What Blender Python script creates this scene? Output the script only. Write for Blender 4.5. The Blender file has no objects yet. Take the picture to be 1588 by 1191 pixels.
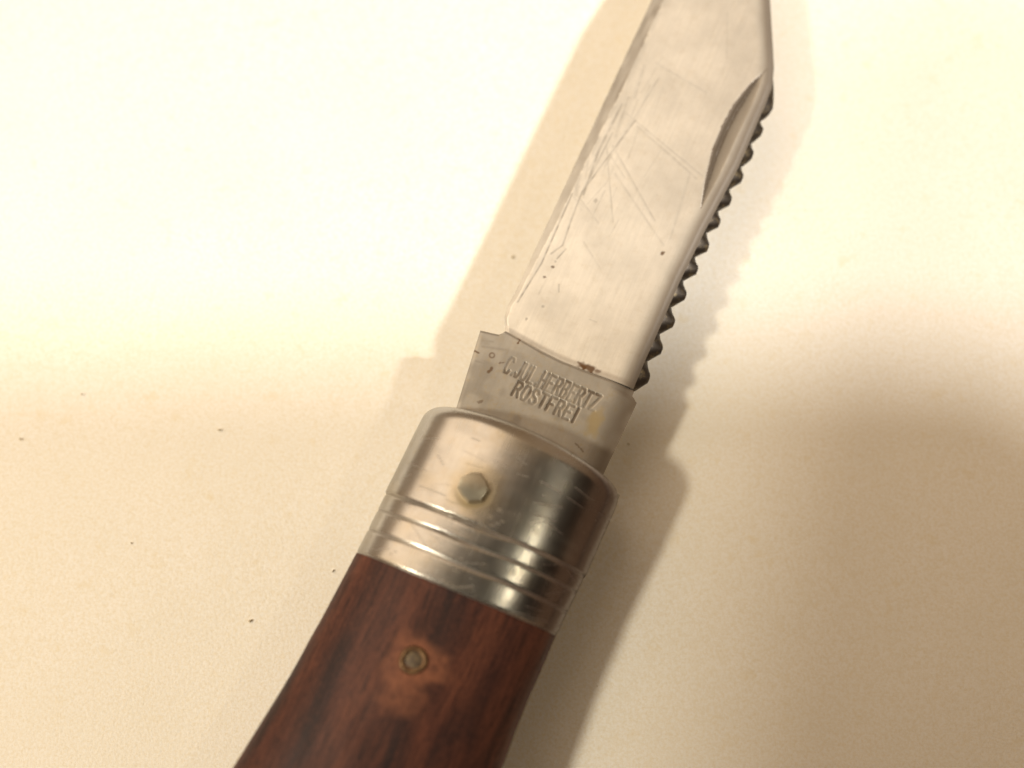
import bpy, math, random
import numpy as np
from mathutils import Vector

MM = 0.001
scene = bpy.context.scene
col = scene.collection
random.seed(7)
rng = np.random.default_rng(7)

# ------------------------------------------------------------------ camera
CAM = np.array([0.0, -27.0, 107.0])                 # mm above the paper, leaning back
FWD = -CAM / np.linalg.norm(CAM)
RIGHT = np.array([1.0, 0.0, 0.0])
UP = np.cross(RIGHT, FWD)
FPX = 1766.0                                        # focal length for a 1588 px wide frame
cd = bpy.data.cameras.new('camera')
cam = bpy.data.objects.new('camera', cd)
col.objects.link(cam)
cam.location = Vector(CAM * MM)
cam.rotation_euler = Vector(FWD).to_track_quat('-Z', 'Y').to_euler()
cd.sensor_width = 36.0
cd.lens = FPX / 1588.0 * 36.0
cd.clip_start = 0.002
cd.clip_end = 20.0
cd.dof.use_dof = True
cd.dof.focus_distance = 0.1025
cd.dof.aperture_fstop = 11.0
scene.camera = cam

# ------------------------------------------------------------------ world and lamps
world = bpy.data.worlds.new('World')
scene.world = world
world.use_nodes = True
bg = world.node_tree.nodes['Background']
bg.inputs[0].default_value = (1.0, 0.66, 0.39, 1)
bg.inputs[1].default_value = 0.38


def lamp(name, loc, aim, size, power, color):
    d = bpy.data.lights.new(name, 'AREA')
    d.shape = 'DISK'
    d.size = size * MM
    d.energy = power
    d.color = color
    o = bpy.data.objects.new(name, d)
    col.objects.link(o)
    o.location = Vector(loc) * MM
    o.rotation_euler = (Vector(aim) - Vector(loc)).to_track_quat('-Z', 'Y').to_euler()
    return o


lamp('lamp_right', (430, 16, 430), (0, 10, 0), 44, 3.5, (1.0, 0.96, 0.88))
lamp('lamp_left', (-350, -98, 465), (0, 0, 0), 54, 2.0, (1.0, 0.915, 0.73))
lamp('ceiling_fill', (-700, 520, 1080), (0, 0, 0), 1450, 9.5, (1.0, 0.80, 0.58))  # large added source, stands in for bounce off the ceiling

vs = scene.view_settings
vs.view_transform = 'Standard'
vs.look = 'None'
vs.exposure = 0.14
vs.gamma = 1.0
vs.use_curve_mapping = False
scene.cycles.use_denoising = True
scene.cycles.max_bounces = 8


# ------------------------------------------------------------------ helpers
def at(px, py, z):
    """point of the place (mm, x right, y away) seen at a spot of the photograph, at height z above the paper"""
    d = FWD * FPX + RIGHT * (px - 794.0) + UP * (595.5 - py)
    k = (z - CAM[2]) / d[2]
    p = CAM + d * k
    return p[:2]


ORG = at(783, 513, 7.0)
_a, _b = at(806, 437, 6.8), at(1010, 0, 6.8)
U = (_b - _a) / np.linalg.norm(_b - _a)              # along the knife, towards the tip
V = np.array([U[1], -U[0]])                          # across the knife, towards the spine


def ts(px, py, z):
    """knife coordinates (t along, s across) of a spot"""
    d = at(px, py, z) - ORG
    return float(d @ U), float(d @ V)


def arr(pts, z):
    return np.array([ts(x, y, z) for x, y in pts])


def xyz(t, s, z):
    t, s, z = np.broadcast_arrays(np.asarray(t, float), np.asarray(s, float), np.asarray(z, float))
    p = np.empty(t.shape + (3,))
    p[..., 0] = ORG[0] + t * U[0] + s * V[0]
    p[..., 1] = ORG[1] + t * U[1] + s * V[1]
    p[..., 2] = z
    return p


def mesh_obj(name, verts, faces, mat, parent=None, sharp=35, attrs=None):
    me = bpy.data.meshes.new(name)
    me.from_pydata((np.asarray(verts) * MM).tolist(), [], faces)
    me.validate()
    me.polygons.foreach_set('use_smooth', [True] * len(me.polygons))
    me.set_sharp_from_angle(angle=math.radians(sharp))
    for k, v in (attrs or {}).items():
        a = me.attributes.new(k, 'FLOAT', 'POINT')
        a.data.foreach_set('value', np.asarray(v, np.float32))
    me.materials.append(mat)
    me.update()
    o = bpy.data.objects.new(name, me)
    col.objects.link(o)
    if parent is not None:
        o.parent = parent
    return o


def closed_grid(name, top, bot, mat, parent=None, sharp=35, attrs=None):
    """top and bottom sheets (n x m x 3) joined by walls round the rim"""
    n, m = top.shape[:2]
    verts = np.concatenate([top.reshape(-1, 3), bot.reshape(-1, 3)])
    idx = np.arange(n * m).reshape(n, m)
    a, b, c, d = idx[:-1, :-1], idx[:-1, 1:], idx[1:, 1:], idx[1:, :-1]
    q = np.stack([a, b, c, d], -1).reshape(-1, 4)
    p00, p01, p10 = top[0, 0], top[0, -1], top[-1, 0]
    flip = np.cross(p01 - p00, p10 - p00)[2] < 0
    tq = q[:, ::-1] if flip else q
    bq = (q if flip else q[:, ::-1]) + n * m
    rim = np.concatenate([idx[0, :], idx[1:, -1], idx[-1, -2::-1], idx[-2:0:-1, 0]])
    r2 = np.roll(rim, -1)
    w = np.stack([rim, rim + n * m, r2 + n * m, r2], -1)
    if flip:
        w = w[:, ::-1]
    faces = np.concatenate([tq, bq, w]).tolist()
    at2 = {k: np.concatenate([v.reshape(-1), np.zeros(n * m)]) for k, v in (attrs or {}).items()}
    return mesh_obj(name, verts, faces, mat, parent, sharp, at2)


def shell(name, rings, mat, parent=None, sharp=35, attrs=None):
    """closed section rings (n x m x 3) lofted with flat caps"""
    n, m = rings.shape[:2]
    idx = np.arange(n * m).reshape(n, m)
    nx = np.roll(idx, -1, axis=1)
    q = np.stack([idx[:-1], nx[:-1], nx[1:], idx[1:]], -1).reshape(-1, 4)
    faces = q.tolist() + [idx[0, ::-1].tolist(), idx[-1].tolist()]
    o = mesh_obj(name, rings.reshape(-1, 3), faces, mat, parent, sharp, attrs)
    import bmesh
    bm = bmesh.new()
    bm.from_mesh(o.data)
    bmesh.ops.recalc_face_normals(bm, faces=bm.faces)
    bm.to_mesh(o.data)
    bm.free()
    return o


def seg_dist(P, a, b):
    a, b = np.asarray(a, float), np.asarray(b, float)
    ab = b - a
    k = np.clip(((P - a) @ ab) / max(ab @ ab, 1e-9), 0, 1)
    return np.linalg.norm(P - (a + k[..., None] * ab), axis=-1), k


def smooth(x, a, b):
    k = np.clip((x - a) / (b - a), 0, 1)
    return k * k * (3 - 2 * k)


def vnoise(x, y, seed):
    """smooth value noise in -1..1"""
    r = np.random.default_rng(seed).uniform(-1, 1, (64, 64))
    xi, yi = np.floor(x).astype(int), np.floor(y).astype(int)
    fx, fy = x - xi, y - yi
    fx, fy = fx * fx * (3 - 2 * fx), fy * fy * (3 - 2 * fy)
    g = lambda i, j: r[i % 64, j % 64]
    return (g(xi, yi) * (1 - fx) + g(xi + 1, yi) * fx) * (1 - fy) + (g(xi, yi + 1) * (1 - fx) + g(xi + 1, yi + 1) * fx) * fy


# ------------------------------------------------------------------ materials
class Mat:
    def __init__(self, name):
        self.m = bpy.data.materials.new(name)
        self.m.use_nodes = True
        self.nt = self.m.node_tree
        self.b = self.nt.nodes['Principled BSDF']
        self.tc = None

    def n(self, kind, **kw):
        nd = self.nt.nodes.new(kind)
        for k, v in kw.items():
            if isinstance(k, str) and k.startswith('i_'):
                nd.inputs[k[2:].replace('_', ' ')].default_value = v
            else:
                setattr(nd, k, v)
        return nd

    def l(self, a, b):
        self.nt.links.new(a, b)

    def coords(self, scale=(1, 1, 1), rotz=0.0):
        if self.tc is None:
            self.tc = self.n('ShaderNodeTexCoord')
        mp = self.n('ShaderNodeMapping')
        mp.vector_type = 'TEXTURE'
        mp.inputs['Rotation'].default_value = (0, 0, rotz)
        mp.inputs['Scale'].default_value = tuple(MM * v for v in scale)
        self.l(self.tc.outputs['Object'], mp.inputs['Vector'])
        return mp.outputs['Vector']

    def noise(self, scale, detail=4, rough=0.55, sc=(1, 1, 1), rotz=0.0, dist=0.0):
        nd = self.n('ShaderNodeTexNoise')
        nd.inputs['Scale'].default_value = scale
        nd.inputs['Detail'].default_value = detail
        nd.inputs['Roughness'].default_value = rough
        nd.inputs['Distortion'].default_value = dist
        self.l(self.coords(sc, rotz), nd.inputs['Vector'])
        return nd.outputs['Fac']

    def ramp(self, fac, stops):
        r = self.n('ShaderNodeValToRGB')
        el = r.color_ramp.elements
        while len(el) < len(stops):
            el.new(0.5)
        for e, (p, c) in zip(el, stops):
            e.position = p
            e.color = (c, c, c, 1) if isinstance(c, (int, float)) else (*c, 1)
        self.l(fac, r.inputs['Fac'])
        return r.outputs['Color']

    def mix(self, fac, a, b, mode='MIX'):
        x = self.n('ShaderNodeMix', data_type='RGBA', blend_type=mode)
        for sock, v in ((x.inputs['Factor'], fac), (x.inputs['A'], a), (x.inputs['B'], b)):
            if hasattr(v, 'is_output'):
                self.l(v, sock)
            elif isinstance(v, (int, float)):
                sock.default_value = v if sock.type == 'VALUE' else (v, v, v, 1)
            else:
                sock.default_value = (*v, 1)
        return x.outputs['Result']

    def math(self, op, a, b=0.0):
        x = self.n('ShaderNodeMath', operation=op)
        for sock, v in zip(x.inputs, (a, b)):
            if hasattr(v, 'is_output'):
                self.l(v, sock)
            else:
                sock.default_value = v
        return x.outputs[0]

    def attr(self, name):
        a = self.n('ShaderNodeAttribute', attribute_name=name)
        return a.outputs['Fac']

    def bump(self, h, strength, dist_mm):
        b = self.n('ShaderNodeBump')
        b.inputs['Strength'].default_value = strength
        b.inputs['Distance'].default_value = dist_mm * MM
        self.l(h, b.inputs['Height'])
        self.l(b.outputs['Normal'], self.b.inputs['Normal'])

    def set(self, **kw):
        for k, v in kw.items():
            s = self.b.inputs[k.replace('_', ' ')]
            if hasattr(v, 'is_output'):
                self.l(v, s)
            else:
                s.default_value = v
        return self


AX = math.atan2(U[1], U[0])                            # knife direction in the plane

# white card under the knife
M = Mat('paper')
n1 = M.noise(0.08, 3)
n2 = M.noise(3.4, 4, 0.8)
n3 = M.noise(0.5, 4, 0.6)
c = M.mix(M.ramp(n1, [(0.35, 0.0), (0.7, 1.0)]), (0.84, 0.82, 0.78), (0.81, 0.79, 0.74))
c = M.mix(M.ramp(n2, [(0.40, 0.0), (0.68, 0.85)]), c, (0.74, 0.67, 0.53))
c = M.mix(M.ramp(n3, [(0.60, 0.0), (0.78, 0.5)]), c, (0.74, 0.64, 0.44))
M.set(Base_Color=c, Roughness=0.85, Specular_IOR_Level=0.15)
M.bump(M.noise(3.2, 5, 0.7), 0.8, 0.10)
PAPER = M.m


M = Mat('table_wood')
tg = M.noise(1.0, 6, 0.65, sc=(60, 4, 4))
M.set(Base_Color=M.ramp(tg, [(0.35, (0.022, 0.010, 0.007)), (0.65, (0.060, 0.026, 0.016))]), Roughness=0.45)
TABLE = M.m


def steel(name, base, metallic, rough, stain, grain=0.25, scale=1.0):
    M = Mat(name)
    br = M.noise(1.6, 6, 0.7, sc=(9, 0.55, 1), rotz=AX)             # brushed along the knife
    bl = M.noise(0.22 * scale, 5, 0.6)
    fine = M.noise(1.4 * scale, 5, 0.7)
    c = M.mix(M.ramp(bl, [(0.35, 0.0), (0.7, 1.0)]), base, tuple(v * 0.78 for v in base))
    c = M.mix(M.math('MULTIPLY', M.ramp(br, [(0.3, 0.0), (0.8, 1.0)]), grain), c, tuple(v * 0.62 for v in base))
    c = M.mix(M.math('MULTIPLY', M.ramp(fine, [(0.5, 0.0), (0.72, 1.0)]), stain), c, (0.36, 0.27, 0.13))
    c = M.mix(M.attr('wear_shade'), c, (0.12, 0.092, 0.066))
    c = M.mix(M.attr('rust'), c, (0.10, 0.045, 0.012))
    c = M.mix(M.math('MULTIPLY', M.attr('tarnish'), 0.85), c, (0.34, 0.26, 0.12))
    c = M.mix(M.attr('flank_shade'), c, (0.115, 0.085, 0.075))                # dark flank reflection put into the colour, still metal
    r = M.math('ADD', rough - 0.06, M.math('MULTIPLY', br, 0.14))
    r = M.math('ADD', r, M.math('MULTIPLY', M.attr('rust'), 0.4))
    r = M.math('ADD', r, M.math('MULTIPLY', M.attr('wear_shade'), 0.15))
    me = M.math('MULTIPLY', metallic, M.math('SUBTRACT', 1.0, M.math('MAXIMUM', M.attr('rust'), M.math('MULTIPLY', M.attr('wear_shade'), 0.9))))
    M.set(Base_Color=c, Metallic=me, Roughness=r)
    M.bump(M.math('ADD', M.math('MULTIPLY', br, 0.6), fine), 0.25, 0.012)
    return M.m


BLADE = steel('blade_steel', (0.735, 0.70, 0.635), 0.58, 0.40, 0.16, 0.5)
TANG = steel('tang_steel', (0.43, 0.405, 0.365), 0.70, 0.44, 0.40, 0.35, 1.3)
BOLST = steel('bolster_nickel', (0.44, 0.425, 0.40), 0.95, 0.24, 0.22, 0.16, 0.8)
PIN = steel('pin_steel', (0.60, 0.56, 0.46), 0.85, 0.32, 0.45, 0.1, 1.5)
RIVET = steel('rivet_steel', (0.10, 0.072, 0.05), 0.35, 0.6, 0.5, 0.1, 1.5)
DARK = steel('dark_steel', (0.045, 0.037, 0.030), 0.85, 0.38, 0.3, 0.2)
LINER = steel('liner_steel', (0.42, 0.39, 0.34), 0.9, 0.40, 0.3, 0.2)

M = Mat('brass')
M.set(Base_Color=M.mix(M.ramp(M.noise(1.5, 4), [(0.4, 0.0), (0.65, 1.0)]), (0.17, 0.10, 0.05), (0.06, 0.03, 0.015)),
      Metallic=0.7, Roughness=0.5)
BRASS = M.m


def wood_mat():
    M = Mat('rosewood')
    g1 = M.noise(1.0, 6, 0.62, sc=(22, 3.0, 3.0), rotz=AX, dist=0.6)     # broad figure
    g2 = M.noise(1.0, 6, 0.7, sc=(7, 0.42, 0.6), rotz=AX)               # pores
    g3 = M.noise(0.16, 4, 0.6)
    c = M.ramp(g1, [(0.34, (0.022, 0.011, 0.011)), (0.47, (0.058, 0.021, 0.015)), (0.58, (0.094, 0.032, 0.020)), (0.74, (0.150, 0.052, 0.029))])
    c = M.mix(M.math('MULTIPLY', M.ramp(g3, [(0.42, 0.0), (0.66, 1.0)]), 0.35), c, (0.05, 0.018, 0.016))
    c = M.mix(M.math('MULTIPLY', M.ramp(g2, [(0.52, 0.0), (0.7, 1.0)]), 0.75), c, (0.014, 0.007, 0.007))
    g4 = M.noise(5.0, 4, 0.8, sc=(2.2, 0.8, 0.8), rotz=AX)
    c = M.mix(M.math('MULTIPLY', M.ramp(g4, [(0.48, 0.0), (0.7, 1.0)]), 0.5), c, (0.012, 0.007, 0.008))
    c = M.mix(M.math('MULTIPLY', M.ramp(g4, [(0.3, 1.0), (0.46, 0.0)]), 0.35), c, (0.20, 0.075, 0.04))
    g5 = M.noise(1.0, 3, 0.6, sc=(2.6, 0.16, 0.2), rotz=AX)
    c = M.mix(M.math('MULTIPLY', M.ramp(g5, [(0.56, 0.0), (0.64, 1.0)]), 0.8), c, (0.010, 0.005, 0.006))
    c = M.mix(M.math('MULTIPLY', M.attr('halo'), M.ramp(M.noise(1.1, 5, 0.7), [(0.3, 0.35), (0.6, 1.0)])), c, (0.215, 0.082, 0.044))
    c = M.mix(M.math('MULTIPLY', M.ramp(g2, [(0.55, 0.0), (0.8, 1.0)]), 0.4), c, (0.03, 0.012, 0.01))
    M.set(Base_Color=c, Roughness=M.math('ADD', 0.42, M.math('MULTIPLY', g2, 0.25)), Specular_IOR_Level=0.22)
    M.bump(M.math('MULTIPLY', g2, -1.0), 0.5, 0.06)
    return M.m


WOOD = wood_mat()
M = Mat('phone_shell')
M.set(Base_Color=(0.012, 0.012, 0.014, 1), Roughness=0.45)
PHONE = M.m
M = Mat('lens_glass')
M.set(Base_Color=(0.004, 0.004, 0.006, 1), Roughness=0.08)
GLASS = M.m
M = Mat('crumb')
M.set(Base_Color=M.mix(M.noise(0.3, 2), (0.42, 0.35, 0.24), (0.66, 0.58, 0.44)), Roughness=0.8)
CRUMB = M.m


def thing(name, label, cat):
    o = bpy.data.objects.new(name, None)
    col.objects.link(o)
    o.empty_display_size = 0.01
    o['label'] = label
    o['category'] = cat
    return o


# ------------------------------------------------------------------ the paper
gx = np.linspace(-140, 70, 106)
gy = np.linspace(-130, 167, 150)
X, Y = np.meshgrid(gx, gy)
Z = 0.24 * vnoise(X / 60 + 3, Y / 13 + 5, 3) + 0.06 * vnoise(X / 14 + 9, Y / 9 + 2, 4)
Z -= Z.max()
paper = closed_grid('paper_sheet', np.stack([X, Y, Z], -1), np.stack([X, Y, Z - 0.22], -1), PAPER, None, 60)
paper['kind'] = 'structure'
paper['label'] = 'cream white paper sheet under the knife'
tz = float(Z.min()) - 0.25
tv = [(x, y, z) for z in (tz - 20, tz) for x, y in ((-700, -500), (700, -500), (700, 500), (-700, 500))]
table = mesh_obj('table_top', tv, [(4, 5, 6, 7), (3, 2, 1, 0), (0, 1, 5, 4), (1, 2, 6, 5), (2, 3, 7, 6), (3, 0, 4, 7)], TABLE, None, 30)
table['kind'] = 'structure'
table['label'] = 'dark brown table top under the paper'

# ------------------------------------------------------------------ the knife
knife = thing('pocket_knife', 'open folding knife with rosewood handle, steel bolster and serrated spine on white paper', 'knife')
ZM = 6.5                                             # mid plane of the knife
ZT = 7.38                                            # upper face of the tang

# outline of the blade, in knife coordinates
Lp = arr([(783, 513), (782, 490), (787, 472), (795, 459), (806, 437), (908, 218), (1010, 0)], 6.8)
tip_t = Lp[-1, 0] + 17.5
Lt = np.append(Lp[:, 0], [Lp[-1, 0] + 8, Lp[-1, 0] + 13, tip_t])
Ls = np.append(Lp[:, 1], [Lp[-1, 1] + 0.9, Lp[-1, 1] + 2.6, Lp[-1, 1] + 5.3])
VAL = [(1181, 185), (1166.5, 219.5), (1151, 256), (1133, 290), (1115, 324), (1097, 358), (1078.5, 396), (1060, 433),
       (1042, 474), (1024, 515.6), (1005, 558), (986, 604)]
TIP = [(1199.5, 166), (1184, 201), (1169, 238), (1153, 274), (1135, 309.5), (1117.5, 344), (1100, 381.5), (1083, 417),
       (1065, 457), (1047, 499), (1028, 541), (1008, 586)]
Rp = arr([(x - 4, y) for x, y in VAL[::-1]] + [(1188, 160), (1197.5, 135), (1200.5, 105), (1195, 0)], 6.9)
Rt = np.append(Rp[:, 0], tip_t)
Rs = np.append(Rp[:, 1], Ls[-1] + 0.03)
lft = lambda t: np.interp(t, Lt, Ls)
rgt = lambda t: np.interp(t, Rt, Rs)

# the line where the ground face starts
PL = arr([(784, 513), (812, 529), (840, 545), (870, 560), (900, 572), (948, 590), (985, 604)], 7.2)

NT, NS = 560, 190
f = np.linspace(0, 1, NS) ** 1.0
s_pl = PL[0, 1] + f * (PL[-1, 1] - PL[0, 1])
t0 = np.interp(s_pl, PL[:, 1], PL[:, 0])
k = np.linspace(0, 1, NT)[:, None]
T = t0[None, :] + k * (tip_t - t0[None, :])
LL, RR = lft(T), rgt(T)
S = LL + (RR - LL) * f[None, :]
dl, dr, dp = S - LL, RR - S, T - t0[None, :]
face = 6.72 + (7.22 - 6.72) * np.clip(dl / 13.0, 0, 1)
wb = np.interp(T, [0, 4, 12, 30, 60], [0.35, 0.42, 0.75, 1.1, 1.1]) + 0.07 * vnoise(T * 0.9, S * 0 + 1.0, 8)
bev = np.clip(dl / wb, 0, 1)
H = 6.53 + (face - 6.53) * (0.0 + bev)
H = np.where(dl > wb, face, H)
H -= 0.75 * (1 - smooth(dr, -0.6, 0.7)) ** 1.25
H += 0.16 * (1 - smooth(dp, 0.0, 0.7)) - 0.05 * (1 - smooth(dp, 0.3, 3.5))
thin = np.clip((RR - LL) / 3.0, 0, 1)
H = 6.5 + (H - 6.5) * (0.15 + 0.85 * thin)
Hb = H.copy()
# long nail nick
NL = arr([(1190, 107), (1164, 131), (1139, 164), (1121.6, 196.5), (1106.5, 234), (1094, 282), (1086.5, 324)][::-1], 7.1)
NR = arr([(1190, 108), (1184.6, 116), (1167, 161), (1139, 219), (1114, 274.5), (1087.5, 324)][::-1], 7.1)
nl, nr = np.interp(T, NL[:, 0], NL[:, 1]), np.interp(T, NR[:, 0], NR[:, 1])
inn = (T > NL[0, 0]) & (T < NL[-1, 0])
wdt = np.maximum(nr - nl, 1e-3)
gg = (S - nl) / wdt
dep = np.where(gg < 0.30, smooth(gg, -0.03, 0.30), np.clip(1 - (gg - 0.30) / 0.72, 0, 1))
nick = np.where(inn & (gg > -0.03) & (gg < 1.02), dep * np.minimum(wdt, 1.4) * 0.50 * smooth(NL[-1, 0] - T, 0.1, 2.2), 0)
H = H - nick
P = np.stack([T, S], -1)
wear_shade = np.where(inn & (gg > -0.12) & (gg < 1.0), np.where(gg < 0.38, 1.0, 0.95 - 0.42 * gg), 0.0)  # nick wall and floor darkened, their shade put into the colour
wear_shade = np.maximum(wear_shade, 0.92 * (1 - smooth(dr, 0.4, 2.1)))  # painted shade where the face rounds off to the spine
rust = np.zeros_like(T)
SCR = [([(986, 185), (903, 296), (886, 341), (873, 379), (855, 392)], .085, .55), ([(941, 225), (951, 344)], .08, .32), ([(951, 225), (1015, 342)], .12, .30),
       ([(954, 268), (1029, 381)], .12, .25), ([(989, 195), (1080, 278)], .12, .26), ([(888, 298), (840, 407), (803, 467)], .07, .75),
       ([(867, 440), (867, 452)], .05, .6), ([(1018, 96), (1094, 143)], .12, .22), ([(968, 171), (1089, 274)], .10, .24),
       ([(1022, 120), (938, 257)], .10, .30), ([(965, 160), (925, 240)], .14, .45), ([(950, 205), (912, 280)], .10, .45),
       ([(975, 150), (955, 210)], .16, .35), ([(960, 340), (945, 366)], .08, .25), ([(1070, 270), (1040, 370)], .15, .18),
       ([(878, 385), (864, 400)], .07, .5), ([(1000, 100), (985, 150)], .15, .25), ([(930, 230), (905, 300)], .12, .5),
       ([(898, 270), (893, 300)], .25, .35), ([(1128, 20), (1127, 90)], .12, .16), ([(915, 495), (925, 500)], .06, .3)]
for _ in range(40):
    x0, y0 = random.gauss(930, 30), random.gauss(270, 70)
    x0 += (270 - y0) * 0.48
    a_ = math.radians(random.choice([62, 66, 70, 118, 128]) + random.gauss(0, 6))
    ln = random.uniform(15, 70)
    SCR.append(([(x0, y0), (x0 + ln * math.cos(a_) * (1 if a_ < 1.57 else -1), y0 - ln * math.sin(a_) * (1 if a_ < 1.57 else -1))], random.uniform(.05, .1), random.uniform(.08, .26)))
for pts, w, a in SCR:
    q2 = arr(pts, 7.0)
    for i in range(len(q2) - 1):
        d, kk = seg_dist(P, q2[i], q2[i + 1])
        m = min(1.45 * a, .9) * np.exp(-(d / w) ** 2) * (0.75 + 0.35 * vnoise(T * 2.3, S * 2.3, 11))
        wear_shade = np.maximum(wear_shade, m)
for x, y, r, a in [(1027, 394, .28, 1.0), (857, 412, .20, .85), (845, 428, .17, .8), (862, 405, .14, .5), (924, 310, .30, .5), (846, 402, .1, .5),
                   (842, 474, .15, .45), (817, 494, .14, .5), (895, 287, .35, .4), (1018, 303, .2, .15)]:
    c0 = np.array(ts(x, y, 7.0))
    d = np.linalg.norm(P - c0, axis=-1) + 0.10 * vnoise(T * 6, S * 6, 12)
    wear_shade = np.maximum(wear_shade, a * (1 - smooth(d, r * 0.4, r)))
    rust = np.maximum(rust, 0.6 * a * (a > .7) * (1 - smooth(d, r * 0.3, r)))
for x, y, rt, rs, a in [(912, 570, .45, 1.3, .95), (906, 569, .3, .5, 1.0), (925, 576, .3, .5, .8)]:
    c0 = ts(x, y, 7.1)
    d = np.sqrt(((T - c0[0] + 0.45 * (S - c0[1]) * 0) / rt) ** 2 + ((S - c0[1]) / rs) ** 2) + 0.35 * vnoise(T * 4, S * 4, 13)
    rust = np.maximum(rust, a * (1 - smooth(d, 0.45, 1.05)))
# shading of the ground line painted dark; honed edge darker towards the tip
wear_shade = np.maximum(wear_shade, 0.75 * (1 - smooth(dp, 0.03, 0.16)))
wear_shade = np.maximum(wear_shade, (dl < wb) * np.interp(T, [2, 10, 25, 60], [.15, .45, .70, .75]) * (0.95 + 0.18 * vnoise(T * 0.8, dl * 3, 15)))
wear_shade = np.maximum(wear_shade, 0.35 * (1 - smooth(dl - wb, 0.0, 0.75)) * np.interp(T, [10, 18, 24, 60], [0, .6, 1, .8]) * smooth(vnoise(T * 0.9, S * 1.6, 16), -.3, .5))
H -= 0.02 * np.clip(wear_shade, 0, 1)
blade = closed_grid('blade', xyz(T, S, H), xyz(T, S, 13.0 - Hb), BLADE, knife, 40,
                    dict(wear_shade=np.clip(wear_shade, 0, 1), rust=np.clip(rust, 0, 1), tarnish=np.zeros_like(T)))
blade['label'] = 'scratched clip point steel blade with long nail nick'

# teeth of the spine
for i in range(len(VAL)):
    v1 = np.array(VAL[i])
    v0 = np.array(VAL[i - 1]) if i else np.array((1200.5, 120))
    tp = np.array(TIP[i])
    if i:
        base0 = v0 + (1.5, 0)
        out = [v0, v0 + (tp - v0) * 0.35 + (-0.6, 1), v0 + (tp - v0) * 0.72 + (1.2, 0), tp + (0.6, -3.5), tp, tp + (-2.2, 5.5),
               tp + (v1 - tp) * 0.5 + (0.6, 1.6), tp + (v1 - tp) * 0.8 + (-0.2, 1.0), v1]
    else:
        out = [v0, (1201, 135), (1200.5, 152), (1200, 161), tp, (1195, 173), (1189, 179), (1184, 182), v1]
    out = np.array([ts(x, y, 6.4) for x, y in out])
    K = len(out)
    bb0, bb1 = np.array(ts(v0[0] - 11, v0[1] - 1, 6.9)), np.array(ts(v1[0] - 11, v1[1] - 1, 6.9))
    base = bb0 + (bb1 - bb0) * np.linspace(0, 1, K)[:, None]
    jj = np.linspace(0, 1, 6)
    G = base[None] + (out - base)[None] * jj[:, None, None]
    zz = (6.93 - 0.75 * jj ** 1.3)[:, None] * np.ones((1, K))
    zz[:, [0, -1]] -= 0.18 * jj[:, None]
    top = xyz(G[..., 0], G[..., 1], zz)
    bt = xyz(G[..., 0], G[..., 1], np.full_like(zz, 5.75))
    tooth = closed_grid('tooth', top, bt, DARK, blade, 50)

# tang with the stamped words
TL = arr([(745, 512), (710, 625), (690, 690)], ZT)
TR = arr([(984, 606), (981, 613), (988, 624), (941, 724), (915, 780)], ZT)[::-1]
TTOP = np.vstack([arr([(745, 512), (762, 516), (774, 518.5), (780, 516), (784, 513)], ZT), arr([(812, 529), (840, 545), (870, 560), (900, 572), (948, 590), (985, 605)], ZT)])
t_end = ts(735, 760, ZT)[0] - 4
NT2, NS2 = 300, 330
f2 = np.linspace(0, 1, NS2)
s_top = TTOP[0, 1] + f2 * (TTOP[-1, 1] - TTOP[0, 1])
t1 = np.interp(s_top, TTOP[:, 1], TTOP[:, 0])
kk = np.concatenate([np.linspace(0, 0.62, 260), np.linspace(0.62, 1, 41)[1:]])[:, None]
T2 = t1[None] + kk * (t_end - t1[None])
L2 = np.interp(T2, TL[::-1, 0], TL[::-1, 1])
R2 = np.interp(T2, TR[:, 0], TR[:, 1])
S2 = L2 + (R2 - L2) * f2[None]
P2 = np.stack([T2, S2], -1)
H2 = np.full_like(T2, ZT)
H2 -= 0.30 * (1 - smooth(R2 - S2, 0, 2.6)) ** 1.5
H2 -= 0.02 * (1 - smooth(S2 - L2, 0, 0.35)) + 0.10 * (1 - smooth(t1[None] - T2, 0, 0.22))
H2 += 0.012 * vnoise(T2 * 0.7, S2 * 0.7, 21)

FONT = {
    'C': [[(1, .82), (.8, 1), (.25, 1), (0, .75), (0, .25), (.25, 0), (.8, 0), (1, .18)]],
    'J': [[(.9, 1), (.9, .2), (.65, 0), (.2, 0), (0, .2)]],
    'U': [[(0, 1), (0, .2), (.25, 0), (.75, 0), (1, .2), (1, 1)]],
    'L': [[(0, 1), (0, 0), (.9, 0)]],
    'H': [[(0, 0), (0, 1)], [(1, 0), (1, 1)], [(0, .5), (1, .5)]],
    'E': [[(.95, 1), (0, 1), (0, 0), (.95, 0)], [(0, .52), (.75, .52)]],
    'R': [[(0, 0), (0, 1), (.75, 1), (1, .8), (.75, .52), (0, .52)], [(.5, .52), (1, 0)]],
    'B': [[(0, 0), (0, 1), (.75, 1), (.95, .78), (.75, .53), (0, .53)], [(.75, .53), (1, .27), (.75, 0), (0, 0)]],
    'T': [[(0, 1), (1, 1)], [(.5, 1), (.5, 0)]],
    'Z': [[(0, 1), (1, 1), (0, 0), (1, 0)]],
    'O': [[(.25, 0), (0, .25), (0, .75), (.25, 1), (.75, 1), (1, .75), (1, .25), (.75, 0), (.25, 0)]],
    'S': [[(1, .82), (.75, 1), (.25, 1), (0, .78), (.25, .55), (.75, .45), (1, .22), (.75, 0), (.25, 0), (0, .18)]],
    'F': [[(.95, 1), (0, 1), (0, 0)], [(0, .52), (.7, .52)]],
    'I': [[(.5, 0), (.5, 1)]],
    '.': [[(.4, 0), (.6, .08)]],
}
stamp = np.zeros_like(T2)


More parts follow.
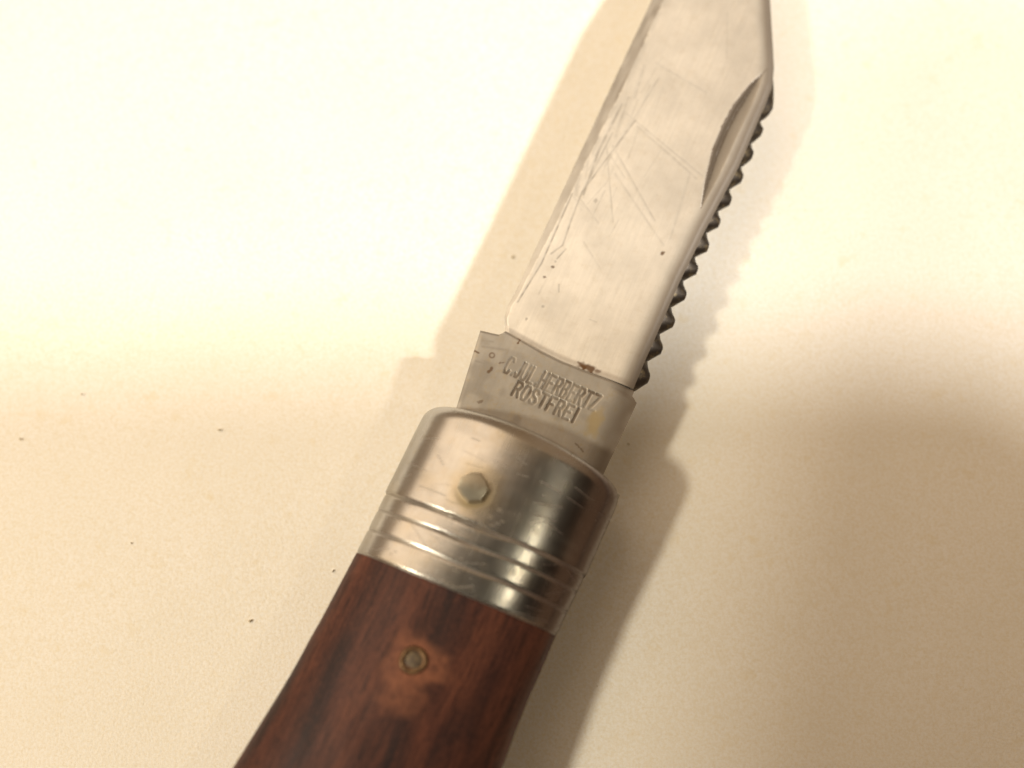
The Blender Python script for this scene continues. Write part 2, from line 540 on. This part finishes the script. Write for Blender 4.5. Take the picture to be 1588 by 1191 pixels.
def stamp_line(text, start, end, hgt, deep):
    a, b = np.array(ts(*start, ZT)), np.array(ts(*end, ZT))
    dirn = (b - a)
    total = np.linalg.norm(dirn)
    dirn /= total
    upv = np.array([1.0, 0.06])                       # letters stand along the knife
    wid = {'.': .45, 'I': .45, 'J': .8}
    unit = total / sum(wid.get(ch, 1.0) for ch in text)
    x = 0.0
    for i, ch in enumerate(text):
        w = wid.get(ch, 1.0) * unit
        org = a + dirn * (x + 0.14 * unit)
        dd = deep[i]
        for line in FONT[ch]:
            for p, q3 in zip(line[:-1], line[1:]):
                p0 = org + dirn * p[0] * w * 0.64 + upv * p[1] * hgt
                p1 = org + dirn * q3[0] * w * 0.64 + upv * q3[1] * hgt
                d, _ = seg_dist(P2, p0, p1)
                m = dd * (1.0 if i < 6 or len(text) < 10 else 0.55 + 0.5 * (p[1] + q3[1]) / 2) * (1 - smooth(d, 0.06, 0.185))
                np.maximum(stamp, m, out=stamp)
        x += w


stamp_line('C.JUL.HERBERTZ', (779, 575), (924, 638), 1.50, [1, .7, .95, .6, .7, .9, 1, .75, .9, .8, .75, .85, .9, .8])
stamp_line('ROSTFREI', (792, 611), (890, 655), 1.36, [1.1, .75, .55, .8, .9, .95, .9, .95])
worn = 0.70 + 0.45 * vnoise(T2 * 1.6, S2 * 1.1, 23)
stamp *= np.clip(worn, 0.5, 1.1)
H2t = H2 - 0.085 * stamp
wear_dark2 = np.clip(1.25 * stamp, 0, 1)
rust2 = np.zeros_like(T2)
for pts, w, a in [([(802, 522), (807, 527), (803, 532)], .10, .9), ([(736, 544), (742, 547)], .12, .8), ([(758, 577), (763, 571)], .14, .8), ([(775, 563), (781, 562)], .09, .6),
                  ([(742, 624), (747, 622)], .14, .6), ([(893, 688), (904, 700)], .08, .5)]:
    q2 = arr(pts, ZT)
    for i in range(len(q2) - 1):
        d, _ = seg_dist(P2, q2[i], q2[i + 1])
        rust2 = np.maximum(rust2, a * (1 - smooth(d + 0.05 * vnoise(T2 * 7, S2 * 7, 24), w * .5, w * 1.3)))
c0 = np.array(ts(763, 551, ZT))
d = np.abs(np.linalg.norm(P2 - c0, axis=-1) - 0.22)
rust2 = np.maximum(rust2, .65 * (1 - smooth(d, .04, .12)))
for a0, a1, wv in [((748, 537), (785, 543), .12), ((738, 560), (758, 566), .12), ((748, 528), (764, 530), .1)]:
    d, _ = seg_dist(P2, np.array(ts(*a0, ZT)), np.array(ts(*a1, ZT)))
    wear_dark2 = np.maximum(wear_dark2, .32 * (1 - smooth(d, 0, wv * 2)))
wear_dark2 = np.maximum(wear_dark2, .98 * (1 - smooth(R2 - S2, 0.3, 3.2)) * (0.92 + 0.12 * vnoise(T2 * 1.4, S2 * 1.4, 26)))  # darker towards the right edge
wear_dark2 = np.maximum(wear_dark2, .30 * smooth(vnoise(T2 * 1.1, S2 * 0.9, 27), .1, .8))
c0 = np.array(ts(922, 656, ZT))
d = np.sqrt(((T2 - c0[0]) / 1.6) ** 2 + ((S2 - c0[1]) / 0.9) ** 2) + .3 * vnoise(T2 * 2, S2 * 2, 28)
tarn = 0.8 * (1 - smooth(d, .4, 1.1))
tang = closed_grid('tang', xyz(T2, S2, H2t), xyz(T2, S2, 13.0 - H2), TANG, blade, 40,
                   dict(wear_shade=np.clip(wear_dark2, 0, 1), rust=rust2, tarnish=tarn))
tang['label'] = 'flat tang stamped C.JUL.HERBERTZ ROSTFREI'

# ---- handle silhouettes (knife coordinates) at the height of the slot
ZS = 7.75
HL = arr([(672, 616), (637.5, 680), (596, 772), (563, 835), (550, 860), (495, 962), (439, 1064.5), (361, 1188)][::-1], ZS)
HR = arr([(972, 748), (966, 763), (928, 849), (895, 924), (860, 995), (819.5, 1089), (781, 1188)][::-1], ZS)
HL[:-1, 1] = np.polyval(np.polyfit(HL[:, 0], HL[:, 1], 3), HL[:-1, 0])
tb = HL[0, 0]
ext_t = tb - np.array([66.0, 65.5, 64, 61, 55, 45, 30, 15])
mid0 = 0.5 * (HL[0, 1] + HR[0, 1])
ext_l = np.array([mid0 - 1.5, mid0 - 5, mid0 - 8, mid0 - 10.6, mid0 - 12.6, mid0 - 13.4, mid0 - 13.3, mid0 - 12.7])
ext_r = np.array([mid0 + 1.5, mid0 + 5, mid0 + 7.6, mid0 + 9.6, mid0 + 11.2, mid0 + 11.7, mid0 + 11.9, mid0 + 11.9])
HLt, HLs = np.append(ext_t, HL[:, 0]), np.append(ext_l, HL[:, 1])
HRt, HRs = np.append(ext_t, HR[:, 0]), np.append(ext_r, HR[:, 1])
hl = lambda t: np.interp(t, HLt, HLs)
hr = lambda t: np.interp(t, HRt, HRs)
front_l, front_r = ts(668, 630, ZS), ts(966, 762, ZS)
back_l, back_r = ts(551, 857, ZS), ts(857, 985, ZS)
NPH = 96
EX = 2.15


def section(t, inset, n=NPH):
    """upper half section of the handle at stations t (per ring point): returns s, z arrays (len(t), n)"""
    ph = np.linspace(0, math.pi, n)[None]
    cs, sn = np.cos(ph), np.sin(ph)
    cx = np.sign(cs) * np.abs(cs) ** (2 / EX)
    sz = np.abs(sn) ** (2 / EX)
    L, R = hl(t), hr(t)
    c, w = 0.5 * (L + R), 0.5 * (R - L)
    return c + (w - inset) * cx, ZS + (13.0 - ZS - inset) * sz


def surf(s, t):
    L, R = float(hl(t)), float(hr(t))
    x = abs((s - 0.5 * (L + R)) / (0.5 * (R - L)))
    return ZS + (13.0 - ZS) * max(1 - x ** EX, 0) ** (1 / EX)


def on_top(px, py):
    z = 12.5
    for _ in range(30):
        t, s = ts(px, py, z)
        z = surf(s, t)
    return t, s, z


def mirror(rings):
    r = rings.copy()
    r[..., 2] = 13.0 - r[..., 2]
    return r


# bolster: rounded front edge, three turned grooves
wgt = 0.5 - 0.5 * np.sign(np.cos(np.linspace(0, math.pi, NPH))) * np.abs(np.cos(np.linspace(0, math.pi, NPH))) ** (2 / EX)   # 0 right .. 1 left
arch = 0.85 * (1 - (2 * wgt - 1) ** 2)
tf = front_r[0] + (front_l[0] - front_r[0]) * wgt + arch
tk = back_r[0] + (back_l[0] - back_r[0]) * wgt
NB = 240
kb = np.linspace(0, 1, NB)[:, None]
kb = np.concatenate([np.linspace(0, .12, 40) ** 1.0, np.linspace(.12, 1, 220)[1:]])[:, None]
TB = tf[None] + kb * (tk - tf)[None]
db = TB - tk[None]                                   # distance to the wood
df = tf[None] - TB                                   # distance to the front edge
inset = np.zeros_like(TB)
r0 = 1.5
inset += 0.8 * np.where(df < r0, r0 - np.sqrt(np.maximum(r0 ** 2 - (r0 - df) ** 2, 0)), 0)
wob = 0.11 * vnoise(wgt[None] * 9 + TB * 0, TB * 0.0 + 2.0, 31)
for gpos, gd, gw in ((5.55, .18, .13), (4.0, .14, .12), (2.15, .09, .14)):
    inset += gd * (0.75 + 0.45 * vnoise(wgt[None] * 5 + gpos, TB * 0 + gpos, 38)) * np.exp(-((db - gpos - wob) / gw) ** 2)
inset += 0.10 * smooth(db, 5.9, 5.3)
inset += 0.10 * (1 - smooth(db, 0.0, 0.25))
inset += 0.03 * vnoise(TB * 0.4, wgt[None] * 4 + 4, 33) + 0.003 * vnoise(TB * 1.7, wgt[None] * 16, 34)
sb, zb = section(TB, inset)
rings = xyz(TB, sb, zb)
pv = on_top(735, 757)
PB = np.stack([TB, sb], -1)
dpv = np.linalg.norm(PB - np.array(pv[:2]), axis=-1) + .35 * vnoise(TB * 1.2, sb * 1.2, 35)
tar_b = np.clip(.50 * (1 - smooth(dpv, 1.4, 3.2)) + .25 * smooth(vnoise(TB * .5, sb * .5, 36), -.1, .9), 0, 1)
wear_shade_b = np.zeros_like(TB)
for gpos in (5.55, 4.0, 2.15):
    wear_shade_b = np.maximum(wear_shade_b, .55 * np.exp(-((db - gpos - wob) / .13) ** 2))
wear_shade_b = np.maximum(wear_shade_b, .25 * (1 - smooth(db, 0, .25)))
d0 = PB - np.array(pv[:2])
dd0 = np.linalg.norm(d0, axis=-1) + 1e-6
wear_shade_b = np.maximum(wear_shade_b, .98 * np.exp(-((dd0 - 1.50) / .24) ** 2) * np.clip(.35 + .75 * (d0[..., 1] * .5 - d0[..., 0] * .87) / dd0, 0.1, 1))  # dark lower right side of the pin, painted as a one-sided ring
for _ in range(70):
    a0 = np.array([random.uniform(float(TB.min()), float(TB.max())), random.uniform(float(sb.min()) + 1, float(sb.max()) - 1)])
    an = random.gauss(1.3, .5)
    b0 = a0 + random.uniform(.4, 2.6) * np.array([math.cos(an), math.sin(an)])
    d, _k = seg_dist(PB, a0, b0)
    wear_shade_b = np.maximum(wear_shade_b, random.uniform(.1, .4) * np.exp(-(d / .07) ** 2))
flank_shade = np.clip(.92 * (1 - smooth(wgt[None] + .05 * vnoise(TB * .6, TB * 0 + 3, 39) + .02 * vnoise(TB * 2, TB * 0 + 6, 40), .06, .30)), 0, 1) + TB * 0  # right flank darkened in colour to imitate a dark reflection
wear_shade_b = np.maximum(wear_shade_b, .10 * smooth(vnoise(TB * 1.2, sb * 1.2, 37), -.2, .9))
at_b = dict(flank_shade=flank_shade.reshape(-1), wear_shade=wear_shade_b.reshape(-1), tarnish=tar_b.reshape(-1), rust=np.zeros(TB.size))
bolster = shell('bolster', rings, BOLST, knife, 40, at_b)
bolster['label'] = 'tarnished nickel bolster with three turned grooves'
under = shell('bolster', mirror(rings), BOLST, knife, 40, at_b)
under['label'] = 'bolster of the side lying on the paper'

# peened pivot: uneven six sided head
t, s, z = pv
prof = [(0.95, -0.6), (1.06, 0.0), (1.04, 0.50), (0.92, 0.74), (0.5, 0.84), (0.05, 0.82)]
ang = np.radians([14, 50, 88, 122, 168, 205, 240, 275, 322])
rad = 1.26 * np.array([1.0, .93, 1.03, .96, .98, 1.04, .93, 1.0, 1.06])
rg = []
tl = 0.0
for kx, h in prof:
    rg.append([xyz(t + rad[j] * kx * math.sin(ang[j]), s + rad[j] * kx * math.cos(ang[j]),
                   z + h + 0.07 * math.sin(ang[j] * 2 + 1) * (h > 0.2) * kx ** 2 - 0.12 * math.cos(ang[j]) * kx) for j in range(len(ang))])
rg = np.array(rg)
pin = shell('pivot_pin', rg, PIN, bolster, 26)

# wooden scales
wg2 = wgt
tk2 = tk[None] - 0.0
te = tb - 65.8
kw = np.concatenate([np.linspace(0, .55, 260), np.linspace(.55, 1, 120)[1:]])[:, None]
TW = (tk[None] - 0.01) + kw * (te - tk[None])
ins = 0.10 + 0.30 * (1 - smooth(TW - te, 0, 2.5)) + 0.04 * vnoise(TW * .35, wg2[None] * 6, 41)
sw, zw = section(TW, ins)
rv = on_top(641, 1024)
dh = np.sqrt(((TW - rv[0] + 0.9) / 3.9) ** 2 + ((sw - rv[1] - 0.1) / 2.9) ** 2) + .28 * vnoise(TW * .8, sw * .8, 42) + .12 * vnoise(TW * 2.4, sw * 2.4, 43)
halo = .95 * (1 - smooth(dh, .35, 1.15))
hole = np.hypot(TW - rv[0], sw - rv[1])
scale_rings = xyz(TW, sw, zw)
scale = shell('handle_scale', scale_rings, WOOD, knife, 40, dict(halo=halo.reshape(-1)))
scale['label'] = 'red brown rosewood scale with dark grain and pale patch round the rivet'
scale_b = shell('handle_scale', mirror(scale_rings), WOOD, knife, 40, dict(halo=halo.reshape(-1) * 0))
scale_b['label'] = 'rosewood scale of the side lying on the paper'


def disc(name, t, s, z, prof, mat, parent, n=40, tilt=0.0, wobble=0.0):
    a = np.linspace(0, 2 * math.pi, n, endpoint=False)
    w = 1 + wobble * np.sin(3 * a + 1) + wobble * np.sin(2 * a)
    rg = np.array([[xyz(t + r * w[j] * math.sin(a[j]), s + r * w[j] * math.cos(a[j]), z + h + tilt * r * math.cos(a[j])) for j in range(n)] for r, h in prof])
    return shell(name, rg, mat, parent, 40)


t, s, z = rv
slope = (surf(s + .5, t) - surf(s - .5, t))
disc('rivet_collar', t, s, z - 0.10, [(.70, -.5), (.70, .06), (.78, .14), (.95, .16), (1.12, .10), (1.18, .0), (1.18, -.5)], BRASS, scale, 40, slope, .025)
disc('rivet_pin', t, s, z - 0.10, [(.72, -.5), (.72, -.02), (.6, .03), (.02, .04)], RIVET, scale, 32, slope)
disc('rivet_pin', rv[0] - 45, 0.5 * (float(hl(rv[0] - 45)) + float(hr(rv[0] - 45))), 12.8, [(1.1, -.5), (1.1, .05), (.9, .12), (.02, .13)], PIN, scale, 32)

# liners and back spring
tl_ = np.linspace(te + 0.6, float(min(front_l[0], front_r[0])) - .4, 120)[:, None]
fl = np.linspace(0, 1, 8)[None]
for z0, z1 in ((7.42, ZS - 0.004), (13 - ZS + 0.004, 13 - 7.42)):
    L, R = hl(tl_) + .12, hr(tl_) - .12
    ss = L + (R - L) * fl
    closed_grid('liner', xyz(tl_ + ss * 0, ss, z1), xyz(tl_ + ss * 0, ss, z0), LINER, knife, 30)
ts2 = np.linspace(te + 0.8, pv[0] - 4.5, 90)[:, None]
R = hr(ts2) - .2
ss = R - 3.6 * (1 - fl)
closed_grid('back_spring', xyz(ts2 + ss * 0, ss, 7.41), xyz(ts2 + ss * 0, ss, 5.59), LINER, knife, 30)

# ------------------------------------------------------------------ crumbs and specks on the paper
vv, ff = [], []


def crumb(px, py, rx, ry, rot):
    p = at(px, py, 0)
    n = 7
    b = len(vv)
    a0 = random.random() * 6
    zb_ = -0.25
    for lev, (kx, h) in enumerate(((1.0, 0.0), (0.9, 0.5), (0.4, 0.9))):
        for j in range(n):
            a = a0 + j * 2 * math.pi / n
            r = kx * random.uniform(.75, 1.2)
            x, y = r * rx * math.cos(a), r * ry * math.sin(a)
            vv.append((p[0] + x * math.cos(rot) - y * math.sin(rot), p[1] + x * math.sin(rot) + y * math.cos(rot), zb_ + 0.18 * 0 + h * min(rx, ry) * 1.2 + (0.2 if lev else 0)))
    for lev in range(2):
        for j in range(n):
            j2 = (j + 1) % n
            ff.append((b + lev * n + j, b + lev * n + j2, b + lev * n + n + j2, b + lev * n + n + j))
    ff.append(tuple(b + 2 * n + j for j in range(n)))


for px, py, rx, ry, ro in [(30, 680, .13, .10, 0), (387, 963, .24, .18, .5), (340, 666, .4, .09, .1), (516, 885, .2, .05, .9), (795, 398, .22, .2, 0),
                           (203, 842, .12, .10, 1) , (975, 688, .25, .05, -.4), (926, 1064, .09, .08, 0), (126, 611, .14, .08, .4)]:
    crumb(px, py, rx * .7, ry * .7, ro)
specks = mesh_obj('dust_specks', vv, ff, CRUMB, None, 60)
specks['kind'] = 'stuff'
specks['label'] = 'fine dust and crumbs scattered on the white paper'
specks['category'] = 'dust'

# ------------------------------------------------------------------ unseen slab in place of phone and hand, sized to shape the shadow
phone = thing('shadow_slab', 'unseen dark slab standing in for the phone and hand, known by its soft shadow', 'shadow_slab')
phone.location = Vector(CAM * MM)
phone.rotation_euler = cam.rotation_euler


def rounded_slab(name, x0, x1, y0, y1, z0, z1, r, mat, parent, n=8):
    pts = []
    for cx, cy, a0 in ((x1 - r, y1 - r, 0), (x0 + r, y1 - r, 90), (x0 + r, y0 + r, 180), (x1 - r, y0 + r, 270)):
        for j in range(n + 1):
            a = math.radians(a0 + 90 * j / n)
            pts.append((cx + r * math.cos(a), cy + r * math.sin(a)))
    pts = np.array(pts)
    cxy = pts.mean(0)
    rg = []
    for k_, zz_ in ((0.985, z0), (1.0, z0 + .12 * (z1 - z0)), (1.0, z1 - .12 * (z1 - z0)), (0.985, z1)):
        p = cxy + (pts - cxy) * k_
        rg.append(np.column_stack([p, np.full(len(p), zz_)]))
    return shell(name, np.array(rg), mat, parent, 40)


rounded_slab('shadow_slab_body', -69, 165, -112, 37, 6, 14.5, 11, PHONE, phone)
rounded_slab('lens_ring', -6, 6, -6, 6, 4.6, 5.99, 5.9, GLASS, phone)

glint_at = CAM + RIGHT * 46 + UP * -5 - FWD * 4.5  # added lamp and disc, placed only to give the bolster its highlight
disc_l = rounded_slab('highlight_disc', 42.5, 49.5, -8.5, -1.5, 4.9, 5.99, 3.4, GLASS, phone)
glint_lamp = lamp('highlight_lamp', glint_at + FWD * 1.0, (4, -13, 12), 6, 0.0065, (1.0, 0.90, 0.66))
